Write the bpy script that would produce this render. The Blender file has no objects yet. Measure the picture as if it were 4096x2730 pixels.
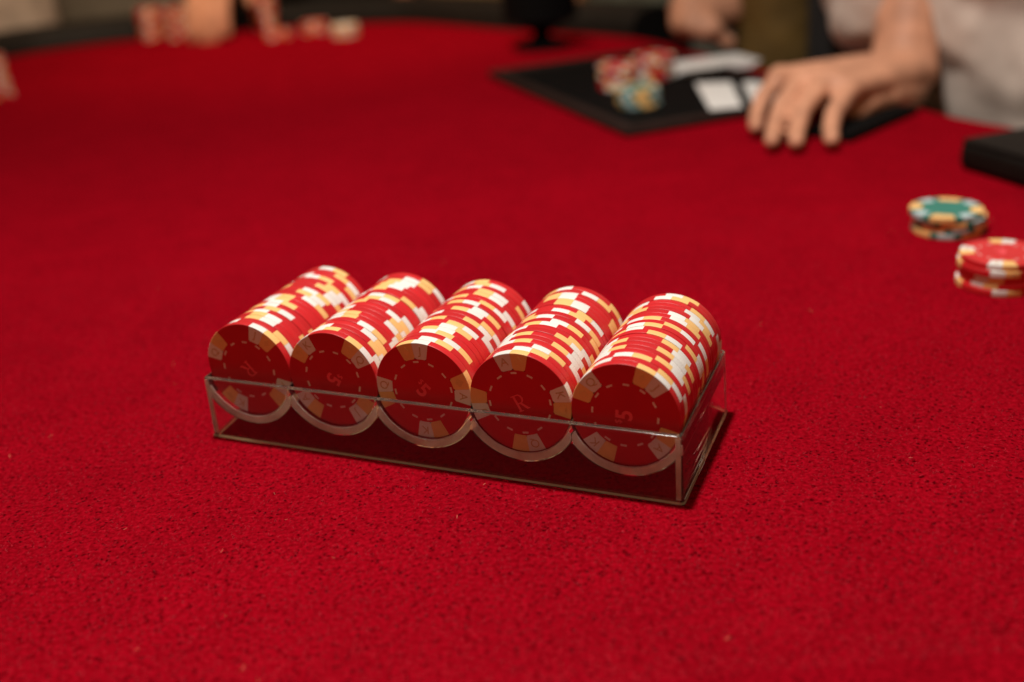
import bpy, bmesh, math, random
from mathutils import Vector, Matrix
rnd = random.Random(7)
scene = bpy.context.scene
COL = scene.collection

# ------------------------------------------------------------------ camera
cam_d = bpy.data.cameras.new('camera')
cam = bpy.data.objects.new('camera', cam_d)
COL.objects.link(cam)
rt = Vector((0.99655065, -0.03363626, -0.07586434))
up = Vector((0.08298672, 0.40392289, 0.91102113))
fw = Vector((0.0, 0.91417444, -0.40532098))
cam.matrix_world = Matrix(((rt.x, up.x, -fw.x, 0.0), (rt.y, up.y, -fw.y, 0.0), (rt.z, up.z, -fw.z, 0.21175), (0, 0, 0, 1)))
cam_d.sensor_width = 36.0
cam_d.lens = 37.72
cam_d.clip_start = 0.01
cam_d.clip_end = 60.0
cam_d.dof.use_dof = True
cam_d.dof.focus_distance = 0.400
cam_d.dof.aperture_fstop = 4.3
scene.camera = cam

# ------------------------------------------------------------------ world and lamps
world = bpy.data.worlds.new('World')
scene.world = world
world.use_nodes = True
bg = world.node_tree.nodes['Background']
bg.inputs['Color'].default_value = (1.0, 0.60, 0.30, 1)
bg.inputs['Strength'].default_value = 0.20

def spot(name, loc, target, power, color, radius, angle, blend):
    l = bpy.data.lights.new(name, 'SPOT')
    l.energy = power; l.color = color; l.shadow_soft_size = radius
    l.spot_size = math.radians(angle); l.spot_blend = blend
    o = bpy.data.objects.new(name, l); COL.objects.link(o)
    o.location = loc
    o.rotation_euler = (Vector(target) - Vector(loc)).to_track_quat('-Z', 'Y').to_euler()
    return o
spot('table_lamp', (-0.065, 0.440, 1.05), (-0.065, 0.440, 0.0), 60.0, (1.0, 0.95, 0.88), 0.04, 130, 1.0)
spot('far_fill_spot', (-0.22, 1.22, 1.15), (-0.20, 1.95, 0.0), 56.0, (1.0, 0.72, 0.48), 0.05, 84, 1.0)  # added spot that brightens the far side, no lamp known there

scene.view_settings.view_transform = 'Standard'
scene.view_settings.look = 'None'
scene.view_settings.exposure = 0.0
scene.view_settings.gamma = 1.0
scene.render.engine = 'CYCLES'
cy = scene.cycles
cy.use_denoising = True
try: cy.denoiser = 'OPENIMAGEDENOISE'
except Exception: pass
cy.max_bounces = 16; cy.transmission_bounces = 16; cy.transparent_max_bounces = 16
cy.glossy_bounces = 8; cy.diffuse_bounces = 4
cy.sample_clamp_indirect = 6.0

# ------------------------------------------------------------------ helpers
def new_mat(name):
    m = bpy.data.materials.new(name); m.use_nodes = True
    return m, m.node_tree.nodes, m.node_tree.links, m.node_tree.nodes['Principled BSDF']

def plain(name, col, rough=0.5, var=0.08, scale=60.0, bump=0.0, bscale=400.0, metal=0.0, spec=0.5, tone=0.0):
    m, n, l, b = new_mat(name)
    tc = n.new('ShaderNodeTexCoord'); nz = n.new('ShaderNodeTexNoise')
    nz.inputs['Scale'].default_value = scale; nz.inputs['Detail'].default_value = 4
    l.new(tc.outputs['Object'], nz.inputs['Vector'])
    rp = n.new('ShaderNodeValToRGB')
    rp.color_ramp.elements[0].position = 0.3; rp.color_ramp.elements[1].position = 0.7
    rp.color_ramp.elements[0].color = tuple(c*(1-var) for c in col) + (1,)
    rp.color_ramp.elements[1].color = tuple(min(1, c*(1+var)) for c in col) + (1,)
    l.new(nz.outputs['Fac'], rp.inputs['Fac']); l.new(rp.outputs['Color'], b.inputs['Base Color'])
    b.inputs['Roughness'].default_value = rough
    b.inputs['Metallic'].default_value = metal
    b.inputs['Specular IOR Level'].default_value = spec
    if tone:      # no two pieces are quite the same shade
        oi = n.new('ShaderNodeObjectInfo'); mr = n.new('ShaderNodeMapRange')
        mr.inputs['To Min'].default_value = 1-tone; mr.inputs['To Max'].default_value = 1.0
        l.new(oi.outputs['Random'], mr.inputs['Value'])
        mu = n.new('ShaderNodeMixRGB'); mu.blend_type = 'MULTIPLY'; mu.inputs['Fac'].default_value = 1
        l.new(rp.outputs['Color'], mu.inputs[1]); l.new(mr.outputs['Result'], mu.inputs[2]); l.new(mu.outputs['Color'], b.inputs['Base Color'])
    if bump:
        n2 = n.new('ShaderNodeTexNoise'); n2.inputs['Scale'].default_value = bscale; n2.inputs['Detail'].default_value = 3
        l.new(tc.outputs['Object'], n2.inputs['Vector'])
        bp = n.new('ShaderNodeBump'); bp.inputs['Strength'].default_value = bump; bp.inputs['Distance'].default_value = 0.0006
        l.new(n2.outputs['Fac'], bp.inputs['Height']); l.new(bp.outputs['Normal'], b.inputs['Normal'])
    return m

M = {}
M['chip_red'] = plain('red_chip_clay', (0.59, 0.014, 0.020), 0.40, 0.05, 90, 0.15, 1500, tone=0.16)
M['chip_white'] = plain('white_chip_clay', (0.78, 0.765, 0.73), 0.42, 0.03, 90, 0.15, 1500, tone=0.1)
M['chip_yellow'] = plain('yellow_chip_clay', (0.86, 0.52, 0.19), 0.42, 0.04, 90, 0.15, 1500, tone=0.1)
M['chip_green'] = plain('green_chip_clay', (0.012, 0.185, 0.145), 0.42, 0.05, 90, 0.15, 1500)
M['chip_blue'] = plain('pale_blue_chip_clay', (0.42, 0.56, 0.58), 0.42, 0.04, 90)
M['letter'] = plain('stamped_letter', (0.55, 0.37, 0.20), 0.6)
M['print_red'] = plain('bright_red_foil', (0.88, 0.09, 0.12), 0.35)
M['print_white'] = plain('pale_dash_print', (0.78, 0.62, 0.56), 0.5)
M['print_dark'] = plain('dark_print', (0.02, 0.10, 0.08), 0.5)
M['black_leather'] = plain('black_rail_leather', (0.010, 0.009, 0.008), 0.5, 0.15, 40, 0.5, 700, spec=0.14)
M['black_plastic'] = plain('black_tray_plastic', (0.005, 0.005, 0.005), 0.7, 0.1, 80, spec=0.03)
M['brown_black'] = plain('worn_black_rim', (0.022, 0.012, 0.010), 0.7, 0.2, 60, spec=0.1)
M['card_white'] = plain('white_card', (0.82, 0.82, 0.80), 0.4, 0.02)
M['skin'] = plain('skin', (0.56, 0.27, 0.165), 0.55, 0.20, 55, 0.5, 500, spec=0.3)
M['nail'] = plain('finger_nail', (0.66, 0.34, 0.24), 0.3)
M['hair'] = plain('dark_hair', (0.02, 0.012, 0.008), 0.6, 0.3, 200)
M['cream_cloth'] = plain('cream_cloth', (0.62, 0.52, 0.45), 0.85, 0.08, 30, 0.4, 900)
M['olive_cloth'] = plain('olive_brown_cloth', (0.14, 0.075, 0.012), 0.85, 0.2, 25, 0.4, 900)
M['grey_green_cloth'] = plain('grey_green_cloth', (0.085, 0.095, 0.075), 0.85, 0.12, 30, 0.4, 900)
M['khaki_cloth'] = plain('khaki_cloth', (0.25, 0.17, 0.07), 0.85, 0.12, 30, 0.4, 900)
M['black_cloth'] = plain('black_cloth', (0.008, 0.008, 0.008), 0.9, 0.2, 30, 0.4, 900)
M['grey_leather'] = plain('dark_grey_leather', (0.13, 0.115, 0.09), 0.5, 0.15, 30, 0.3, 500)
M['case_black'] = plain('matt_black_case', (0.006, 0.005, 0.004), 0.6, 0.15, 40, 0.3, 700, spec=0.12)
M['lint'] = plain('pale_lint', (0.62, 0.16, 0.10), 0.8)
M['floor'] = plain('dark_carpet', (0.012, 0.009, 0.007), 0.95, 0.3, 12)
M['eye'] = plain('eye', (0.7, 0.68, 0.62), 0.2)

def felt_material():
    m, n, l, b = new_mat('red_felt')
    tc = n.new('ShaderNodeTexCoord')
    def noise(scale, detail, rough=0.55):
        q = n.new('ShaderNodeTexNoise'); q.inputs['Scale'].default_value = scale
        q.inputs['Detail'].default_value = detail; q.inputs['Roughness'].default_value = rough
        l.new(tc.outputs['Object'], q.inputs['Vector']); return q
    fine = noise(560, 4, 0.68); mid = noise(38, 3); big = noise(4.5, 3)
    vo = n.new('ShaderNodeTexVoronoi'); vo.inputs['Scale'].default_value = 450
    wob = noise(900, 2)
    add = n.new('ShaderNodeMixRGB'); add.blend_type = 'ADD'; add.inputs['Fac'].default_value = 0.0020
    l.new(tc.outputs['Object'], add.inputs[1]); l.new(wob.outputs['Color'], add.inputs[2])
    l.new(add.outputs['Color'], vo.inputs['Vector'])
    pit = n.new('ShaderNodeValToRGB')           # small dark pinholes between fibre tufts
    pit.color_ramp.elements[0].position = 0.14; pit.color_ramp.elements[0].color = (0.22, 0.22, 0.22, 1)
    pit.color_ramp.elements[1].position = 0.36; pit.color_ramp.elements[1].color = (1, 1, 1, 1)
    l.new(vo.outputs['Distance'], pit.inputs['Fac'])
    gate = n.new('ShaderNodeValToRGB')
    gate.color_ramp.elements[0].position = 0.35; gate.color_ramp.elements[0].color = (1, 1, 1, 1)
    gate.color_ramp.elements[1].position = 0.47; gate.color_ramp.elements[1].color = (0, 0, 0, 1)
    g2 = noise(190, 2); l.new(g2.outputs['Fac'], gate.inputs['Fac'])
    pm = n.new('ShaderNodeMixRGB'); pm.blend_type = 'ADD'; pm.use_clamp = True; pm.inputs['Fac'].default_value = 1
    l.new(pit.outputs['Color'], pm.inputs[1]); l.new(gate.outputs['Color'], pm.inputs[2])
    c1 = n.new('ShaderNodeValToRGB')
    c1.color_ramp.elements[0].position = 0.30; c1.color_ramp.elements[0].color = (0.12, 0.0002, 0.0016, 1)
    c1.color_ramp.elements[1].position = 0.72; c1.color_ramp.elements[1].color = (0.385, 0.003, 0.0135, 1)
    l.new(fine.outputs['Fac'], c1.inputs['Fac'])
    c2 = n.new('ShaderNodeValToRGB')
    c2.color_ramp.elements[0].position = 0.25; c2.color_ramp.elements[0].color = (0.86, 0.86, 0.86, 1)
    c2.color_ramp.elements[1].position = 0.75; c2.color_ramp.elements[1].color = (1.06, 1.06, 1.06, 1)
    l.new(mid.outputs['Fac'], c2.inputs['Fac'])
    c3 = n.new('ShaderNodeValToRGB')
    c3.color_ramp.elements[0].position = 0.3; c3.color_ramp.elements[0].color = (0.90, 0.90, 0.90, 1)
    c3.color_ramp.elements[1].position = 0.7; c3.color_ramp.elements[1].color = (1.05, 1.05, 1.05, 1)
    l.new(big.outputs['Fac'], c3.inputs['Fac'])
    def mul(a, c):
        q = n.new('ShaderNodeMixRGB'); q.blend_type = 'MULTIPLY'; q.inputs['Fac'].default_value = 1
        l.new(a, q.inputs[1]); l.new(c, q.inputs[2]); return q.outputs['Color']
    colr = mul(mul(mul(c1.outputs['Color'], c2.outputs['Color']), c3.outputs['Color']), pm.outputs['Color'])
    l.new(colr, b.inputs['Base Color'])
    b.inputs['Roughness'].default_value = 0.95
    b.inputs['Specular IOR Level'].default_value = 0.0
    b.inputs['Sheen Weight'].default_value = 0.20
    b.inputs['Sheen Roughness'].default_value = 0.5
    b.inputs['Sheen Tint'].default_value = (1.0, 0.02, 0.05, 1)
    bp = n.new('ShaderNodeBump'); bp.inputs['Strength'].default_value = 0.7; bp.inputs['Distance'].default_value = 0.0010
    hh = n.new('ShaderNodeMixRGB'); hh.blend_type = 'MULTIPLY'; hh.inputs['Fac'].default_value = 0.6
    l.new(fine.outputs['Fac'], hh.inputs[1]); l.new(pm.outputs['Color'], hh.inputs[2])
    l.new(hh.outputs['Color'], bp.inputs['Height']); l.new(bp.outputs['Normal'], b.inputs['Normal'])
    return m
M['felt'] = felt_material()
M['fibre'] = plain('red_felt_fibre', (0.42, 0.012, 0.03), 0.8, 0.3, 300)

def acrylic_material():
    m, n, l, b = new_mat('clear_acrylic')
    b.inputs['Base Color'].default_value = (0.995, 0.992, 0.988, 1)
    b.inputs['Transmission Weight'].default_value = 0.992
    b.inputs['IOR'].default_value = 1.49
    tc = n.new('ShaderNodeTexCoord'); nz = n.new('ShaderNodeTexNoise')
    nz.inputs['Scale'].default_value = 90; nz.inputs['Detail'].default_value = 5
    l.new(tc.outputs['Object'], nz.inputs['Vector'])
    rp = n.new('ShaderNodeValToRGB')
    rp.color_ramp.elements[0].position = 0.45; rp.color_ramp.elements[0].color = (0.0, 0.0, 0.0, 1)
    rp.color_ramp.elements[1].position = 0.75; rp.color_ramp.elements[1].color = (0.07, 0.07, 0.07, 1)
    l.new(nz.outputs['Fac'], rp.inputs['Fac']); l.new(rp.outputs['Color'], b.inputs['Roughness'])
    n2 = n.new('ShaderNodeTexNoise'); n2.inputs['Scale'].default_value = 55; n2.inputs['Detail'].default_value = 1
    l.new(tc.outputs['Object'], n2.inputs['Vector'])
    bp = n.new('ShaderNodeBump'); bp.inputs['Strength'].default_value = 0.10; bp.inputs['Distance'].default_value = 0.001
    l.new(n2.outputs['Fac'], bp.inputs['Height']); l.new(bp.outputs['Normal'], b.inputs['Normal'])
    return m
M['acrylic'] = acrylic_material()
def glow_paint(name, col, fac):
    # light glowing in acrylic, painted as a pale colour, partly clear
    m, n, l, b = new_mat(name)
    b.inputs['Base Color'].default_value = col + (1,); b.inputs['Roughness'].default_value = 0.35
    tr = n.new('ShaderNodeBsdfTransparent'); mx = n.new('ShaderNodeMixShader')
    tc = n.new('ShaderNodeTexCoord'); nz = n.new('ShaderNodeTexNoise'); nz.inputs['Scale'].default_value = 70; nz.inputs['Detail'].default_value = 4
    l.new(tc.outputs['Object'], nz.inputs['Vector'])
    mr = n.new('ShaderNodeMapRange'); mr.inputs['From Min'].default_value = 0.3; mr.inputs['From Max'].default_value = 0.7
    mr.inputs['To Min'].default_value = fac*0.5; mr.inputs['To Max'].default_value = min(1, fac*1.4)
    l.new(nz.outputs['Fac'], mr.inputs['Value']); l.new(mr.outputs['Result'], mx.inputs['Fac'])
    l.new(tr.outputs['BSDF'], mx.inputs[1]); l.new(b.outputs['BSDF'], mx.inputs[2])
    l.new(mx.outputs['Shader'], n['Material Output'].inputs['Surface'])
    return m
M['edge_glow'] = glow_paint('painted_edge_glow', (0.90, 0.80, 0.68), 0.70)
def rim_material(name='acrylic_rim_glow_tint', tw=0.965):  # warm tint and scattering imitate light caught in the acrylic edges
    m, n, l, b = new_mat(name)
    b.inputs['Base Color'].default_value = (0.92, 0.82, 0.68, 1); b.inputs['Roughness'].default_value = 0.14
    b.inputs['Transmission Weight'].default_value = tw; b.inputs['IOR'].default_value = 1.49
    return m
M['rim'] = rim_material()
M['foot_rim'] = rim_material('acrylic_foot_glow_tint', 0.70)  # paler still, to paint the bright line along the foot

def link(name, me, mat=None, parent=None):
    o = bpy.data.objects.new(name, me); COL.objects.link(o)
    if mat is not None and me is not None and not me.materials: me.materials.append(mat)
    if parent is not None: o.parent = parent
    return o

def tag(o, label=None, cat=None, group=None, kind=None):
    if label: o['label'] = label
    if cat: o['category'] = cat
    if group: o['group'] = group
    if kind: o['kind'] = kind
    return o

def empty(name, loc, label=None, cat=None, group=None):
    o = bpy.data.objects.new(name, None); COL.objects.link(o)
    o.location = loc; o.empty_display_size = 0.02
    return tag(o, label, cat, group)

def mesh_from(bm, name, smooth=None):
    bmesh.ops.recalc_face_normals(bm, faces=bm.faces)
    me = bpy.data.meshes.new(name); bm.to_mesh(me); bm.free()
    if smooth is not None:
        me.polygons.foreach_set('use_smooth', [True]*len(me.polygons))
        try: me.set_sharp_from_angle(angle=math.radians(smooth))
        except Exception: pass
    me.update(); return me

def evaluated(o, name):
    dg = bpy.context.evaluated_depsgraph_get(); dg.update()
    me = bpy.data.meshes.new_from_object(o.evaluated_get(dg))
    me.name = name; return me

def prism(bm, pts, z0, z1):
    lo = [bm.verts.new((x, y, z0)) for x, y in pts]; hi = [bm.verts.new((x, y, z1)) for x, y in pts]
    bm.faces.new(lo); bm.faces.new(hi); k = len(pts)
    for i in range(k): bm.faces.new((lo[i], lo[(i+1) % k], hi[(i+1) % k], hi[i]))

def lathe(bm, prof, seg=32, loc=(0, 0, 0)):
    rings = []
    for r, z in prof:
        if r < 1e-7: rings.append([bm.verts.new((loc[0], loc[1], loc[2]+z))])
        else: rings.append([bm.verts.new((loc[0]+r*math.cos(2*math.pi*k/seg), loc[1]+r*math.sin(2*math.pi*k/seg), loc[2]+z)) for k in range(seg)])
    for a, b in zip(rings, rings[1:]):
        for k in range(seg):
            k2 = (k+1) % seg
            if len(a) == 1 and len(b) == 1: continue
            if len(a) == 1: bm.faces.new((a[0], b[k], b[k2]))
            elif len(b) == 1: bm.faces.new((a[k], a[k2], b[0]))
            else: bm.faces.new((a[k], a[k2], b[k2], b[k]))

def capsule(bm, p0, p1, r0, r1, seg=14, rings=5):
    p0 = Vector(p0); p1 = Vector(p1); d = p1-p0
    L = d.length; q = d.to_track_quat('Z', 'Y') if L > 1e-6 else Matrix.Identity(3).to_quaternion()
    prof = []
    for k in range(rings+1):
        a = -math.pi/2 + (math.pi/2)*k/rings; prof.append((r0*math.cos(a), r0*math.sin(a)))
    for k in range(rings+1):
        a = (math.pi/2)*k/rings; prof.append((r1*math.cos(a), L + r1*math.sin(a)))
    prev = None
    for r, z in prof:
        if r < 1e-6: ring = [bm.verts.new(p0 + q @ Vector((0, 0, z)))]
        else: ring = [bm.verts.new(p0 + q @ Vector((r*math.cos(2*math.pi*k/seg), r*math.sin(2*math.pi*k/seg), z))) for k in range(seg)]
        if prev is not None:
            for k in range(seg):
                k2 = (k+1) % seg
                if len(prev) == 1 and len(ring) > 1: bm.faces.new((prev[0], ring[k2], ring[k]))
                elif len(ring) == 1 and len(prev) > 1: bm.faces.new((prev[k], prev[k2], ring[0]))
                elif len(ring) > 1: bm.faces.new((prev[k], prev[k2], ring[k2], ring[k]))
        prev = ring

def fused(name, caps, voxel, smooth_it=4, disp=0.0, dscale=0.1):
    """one continuous skin grown over a chain of tapered limbs"""
    bm = bmesh.new()
    for c in caps: capsule(bm, *c)
    bmesh.ops.recalc_face_normals(bm, faces=bm.faces)
    me = bpy.data.meshes.new(name); bm.to_mesh(me); bm.free()
    o = bpy.data.objects.new(name, me); COL.objects.link(o)
    r = o.modifiers.new('r', 'REMESH'); r.mode = 'VOXEL'; r.voxel_size = voxel
    s = o.modifiers.new('s', 'SMOOTH'); s.factor = 0.5; s.iterations = smooth_it
    if disp:
        t = bpy.data.textures.new(name, 'CLOUDS'); t.noise_scale = dscale
        d = o.modifiers.new('d', 'DISPLACE'); d.texture = t; d.strength = disp; d.texture_coords = 'GLOBAL'
    out = evaluated(o, name)
    bpy.data.objects.remove(o); bpy.data.meshes.remove(me)
    out.polygons.foreach_set('use_smooth', [True]*len(out.polygons)); out.update()
    return out

def rounded_box(bm, c, size, bev, rot=0.0, seg=3):
    b2 = bmesh.new(); bmesh.ops.create_cube(b2, size=1.0)
    bmesh.ops.scale(b2, vec=size, verts=b2.verts)
    bmesh.ops.bevel(b2, geom=list(b2.edges), offset=bev, segments=seg, profile=0.5, affect='EDGES')
    bmesh.ops.rotate(b2, cent=(0, 0, 0), matrix=Matrix.Rotation(rot, 3, 'Z'), verts=b2.verts)
    bmesh.ops.translate(b2, vec=c, verts=b2.verts)
    t = bpy.data.meshes.new('t'); b2.to_mesh(t); b2.free(); bm.from_mesh(t); bpy.data.meshes.remove(t)

def catmull(pts, n=8, closed=True):
    out = []; k = len(pts)
    rng = range(k) if closed else range(k-1)
    for i in rng:
        g = (lambda j: pts[j % k]) if closed else (lambda j: pts[max(0, min(k-1, j))])
        a, b, c, d = Vector(g(i-1)), Vector(g(i)), Vector(g(i+1)), Vector(g(i+2))
        for s in range(n):
            t = s/n
            out.append(0.5*((2*b)+(c-a)*t+(2*a-5*b+4*c-d)*t*t+(3*b-a-3*c+d)*t**3))
    if not closed: out.append(Vector(pts[-1]))
    return out

# ------------------------------------------------------------------ setting
bm = bmesh.new(); bmesh.ops.create_grid(bm, x_segments=8, y_segments=8, size=14)
floor = link('floor', mesh_from(bm, 'floor'), M['floor']); floor.location = (0, 4, -0.75)
tag(floor, kind='structure')

# ------------------------------------------------------------------ poker table
outline = [(-.739, 1.688), (-.633, 1.769), (-.48, 1.80), (-.30, 1.785), (-.147, 1.74), (-.076, 1.681), (.02, 1.56), (.12, 1.462), (.182, 1.385),
           (.226, 1.28), (.283, 1.10), (.362, .86), (.40, .775), (.44, .60), (.455, .35), (.43, 0), (.33, -.30), (.0, -.45), (-.45, -.42), (-.78, -.10), (-.92, .45), (-.93, 1.0), (-.85, 1.45)]
ring = catmull(outline, 6)
table = empty('poker_table', (0, 0, -0.75), 'large poker table covered in red felt with black padded rail', 'table')
bm = bmesh.new(); prism(bm, [(v.x, v.y) for v in ring], -0.03+0.75, 0.75)
link('felt_top', mesh_from(bm, 'felt_top'), M['felt'], table)
# padded rail runs round the table except on the dealer's side
i0 = outline.index((.182, 1.385)); order = outline[:i0+1][::-1] + outline[i0+1:][::-1]
order = order[:len(order)-4]
path = catmull(order, 6, closed=False)
bm = bmesh.new(); prev = None
sec = [(0.0, -0.02), (0.0, 0.012), (0.006, 0.024), (0.022, 0.032), (0.05, 0.034), (0.085, 0.030), (0.105, 0.016), (0.11, -0.02), (0.10, -0.05), (0.0, -0.05)]
for i, v in enumerate(path):
    t = (path[min(i+1, len(path)-1)] - path[max(i-1, 0)]).normalized(); nrm = Vector((-t.y, t.x))
    cen = Vector((-.25, .7))
    if (v - cen).dot(nrm) < 0: nrm = -nrm
    rg = [bm.verts.new((v.x+nrm.x*(a+0.0005), v.y+nrm.y*(a+0.0005), b+0.75)) for a, b in sec]
    if prev:
        for k in range(len(sec)):
            bm.faces.new((prev[k], prev[(k+1) % len(sec)], rg[(k+1) % len(sec)], rg[k]))
    else: bm.faces.new(rg)
    prev = rg
bm.faces.new(prev[::-1])
link('padded_rail', mesh_from(bm, 'padded_rail', 50), M['black_leather'], table)
bm = bmesh.new(); lathe(bm, [(0, 0), (.42, 0), (.42, .03), (.12, .06), (.09, .12), (.09, .66), (.3, .7198), (0, .7198)], 40, (-.25, .7, 0))
link('pedestal', mesh_from(bm, 'pedestal', 30), M['black_plastic'], table)

# loose nap of the felt where it is close enough to see single fibres
yaw = -0.42014; cs, sn = math.cos(yaw), math.sin(yaw); RX, RY = -0.036835, 0.362221
def rack_pt(x, y, z): return Vector((RX + cs*x - sn*y, RY + sn*x + cs*y, z))
def in_rack(x, y):
    dx, dy = x-RX, y-RY; a = cs*dx+sn*dy; b = -sn*dx+cs*dy
    return -0.103 < a < 0.103 and -0.002 < b < 0.076
vs, fs = [], []
for k in range(42000):
    y = 0.235 + 0.40*rnd.random()**1.3; x = (rnd.random()*2-1)*(0.05+0.55*y)
    if in_rack(x, y): continue
    a = rnd.random()*6.283; L = rnd.uniform(.0005, .0016); w = rnd.uniform(.00002, .00005)
    ca, sa = math.cos(a), math.sin(a); h = rnd.uniform(0.0, .0005); i = len(vs)
    vs += [(x-sa*w, y+ca*w, .7501), (x+sa*w, y-ca*w, .7501), (x+ca*L*.5+sa*w, y+sa*L*.5-ca*w, .7502+h), (x+ca*L*.5-sa*w, y+sa*L*.5+ca*w, .7502+h), (x+ca*L, y+sa*L, .7502+h*rnd.random())]
    fs += [(i, i+1, i+2, i+3), (i+3, i+2, i+4)]
me = bpy.data.meshes.new('felt_nap'); me.from_pydata(vs, [], fs); me.update()
tag(link('felt_nap', me, M['fibre'], table), kind='stuff')

vs, fs = [], []
for k in range(60):          # scraps of lint caught in the nap
    y = 0.24 + 0.36*rnd.random(); x = (rnd.random()*2-1)*(0.05+0.55*y)
    if in_rack(x, y): continue
    a = rnd.random()*6.283; L = rnd.uniform(.0006, .0022); w = rnd.uniform(.00005, .00011); bnd = rnd.uniform(-.7, .7)
    px_, py_, i = x, y, len(vs)
    for q in range(4):
        ca, sa = math.cos(a+bnd*q), math.sin(a+bnd*q)
        vs += [(px_-sa*w, py_+ca*w, .7504+.0002*q), (px_+sa*w, py_-ca*w, .7504+.0002*q)]; px_ += ca*L/3; py_ += sa*L/3
        if q: fs.append((i+2*q-2, i+2*q-1, i+2*q+1, i+2*q))
me = bpy.data.meshes.new('lint'); me.from_pydata(vs, [], fs); me.update()
tag(link('lint', me, M['lint'], table), kind='stuff')

# ------------------------------------------------------------------ poker chips
CR, CT = 0.0199, 0.0033
SPOT = 20.0
RS = 0.66*CR
hz = CT/2 - 0.00001
def profile(r0, rmax, h):
    bv = 0.00022
    pr = [(r0, h)]
    if r0 < rmax-bv*2: pr.append((rmax-bv*2.2, h))
    for k in range(4):
        a = math.pi/2*(1-k/3.0); pr.append((rmax-bv+bv*math.cos(a), h-bv+bv*math.sin(a)))
    pr2 = pr + [(r, -z) for r, z in pr[::-1]]
    return pr2

_cache = {}
def chip_body_mesh(pockets):
    """disc with pockets cut in its edge for the inlaid spots; pockets = [(start, width)] in degrees"""
    key = ('body', tuple(pockets))
    if key in _cache: return _cache[key]
    bm = bmesh.new(); step = 2.5; n = int(360/step)
    full = profile(RS, CR, hz); m = len(full)
    cols = []
    for k in range(n):
        a = math.radians(k*step); c, s = math.cos(a), math.sin(a)
        cols.append([bm.verts.new((r*c, r*s, z)) for r, z in full])
    def pocket(k):
        a = (k+0.5)*step
        return any((a-s) % 360 < w for s, w in pockets)
    top = bm.verts.new((0, 0, hz)); bot = bm.verts.new((0, 0, -hz))
    for k in range(n):
        A, B = cols[k], cols[(k+1) % n]
        bm.faces.new((top, A[0], B[0])); bm.faces.new((bot, B[m-1], A[m-1]))
        if pocket(k): bm.faces.new((A[0], A[m-1], B[m-1], B[0]))
        else:
            for j in range(m-1): bm.faces.new((A[j], A[j+1], B[j+1], B[j]))
        if pocket(k) != pocket((k-1) % n): bm.faces.new(A)
    bmesh.ops.delete(bm, geom=[v for v in bm.verts if not v.link_faces], context='VERTS')
    _cache[key] = mesh_from(bm, 'chip_body', 40); return _cache[key]

def spot_mesh(width, mat):
    key = ('spot', width, mat)
    if key in _cache: return _cache[key]
    bm = bmesh.new(); n = 8; e = 0.06
    pr = profile(RS+0.00003, CR, hz); m = len(pr); cols = []
    for k in range(n+1):
        a = math.radians(e+(width-2*e)*k/n)
        # the inner corners of an inlay are rounded
        t = abs(k/n-0.5)*2; pull = 0.0006*max(0, (t-0.7)/0.3)**2
        cols.append([bm.verts.new(((r+(pull if j in (0, m-1) else 0))*math.cos(a), (r+(pull if j in (0, m-1) else 0))*math.sin(a), z)) for j, (r, z) in enumerate(pr)])
    for A, B in zip(cols, cols[1:]):
        for j in range(m-1): bm.faces.new((A[j], A[j+1], B[j+1], B[j]))
        bm.faces.new((A[m-1], A[0], B[0], B[m-1]))
    bm.faces.new(cols[0]); bm.faces.new(cols[-1])
    me = mesh_from(bm, 'edge_spot', 40); me.materials.append(M[mat]); _cache[key] = me; return me

RED_POCKETS = [(q*90-20, 40) for q in range(4)]
def base_red(): 
    me = chip_body_mesh(RED_POCKETS)
    if not me.materials: me.materials.append(M['chip_red'])
    return me
GREEN_POCKETS = [(q*90-20, 40) for q in range(4)] + [(q*90+45-12.5, 25) for q in range(4)]
def green_body():
    me = chip_body_mesh(GREEN_POCKETS)
    if not me.materials: me.materials.append(M['chip_green'])
    return me
WHITE_POCKETS = [(q*60-15, 30) for q in range(6)]
def pale_body():
    me = chip_body_mesh(WHITE_POCKETS)
    if len(me.materials) == 0: me.materials.append(M['chip_white'])
    return me

def rotz_obj(o, deg): o.rotation_euler = (0, 0, math.radians(deg)); return o

def red_chip(order, b, label, group, body=None):
    """order 'wy': going clockwise round the face the white spot comes before the yellow one; b: clockwise angle of the joint between them from the top"""
    t = empty('poker_chip', (0, 0, 0), label, 'poker chip', group)
    ang = 90-b
    o = link('chip_body', base_red(), None, t); rotz_obj(o, ang)
    sp = []
    for q in range(4):
        wa = ang+90*q if order == 'wy' else ang+90*q-20
        ya = ang+90*q-20 if order == 'wy' else ang+90*q
        w = rotz_obj(link('white_edge_spot', spot_mesh(20.0, 'chip_white'), None, t), wa)
        y = rotz_obj(link('yellow_edge_spot', spot_mesh(20.0, 'chip_yellow'), None, t), ya)
        sp.append((w, y))
    return t, sp, ang

def green_chip(rot, label, group):
    t = empty('poker_chip', (0, 0, 0), label, 'poker chip', group)
    rotz_obj(link('chip_body', green_body(), None, t), rot)
    for q in range(4):
        rotz_obj(link('yellow_edge_spot', spot_mesh(40.0, 'chip_yellow'), None, t), rot+90*q-20)
        rotz_obj(link('pale_edge_spot', spot_mesh(25.0, 'chip_blue'), None, t), rot+90*q+32.5)
    return t

def pale_chip(rot, label, group):
    t = empty('poker_chip', (0, 0, 0), label, 'poker chip', group)
    rotz_obj(link('chip_body', pale_body(), None, t), rot)
    for q in range(6):
        rotz_obj(link('yellow_edge_spot', spot_mesh(30.0, 'chip_yellow'), None, t), rot+60*q-15)
    return t

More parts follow.
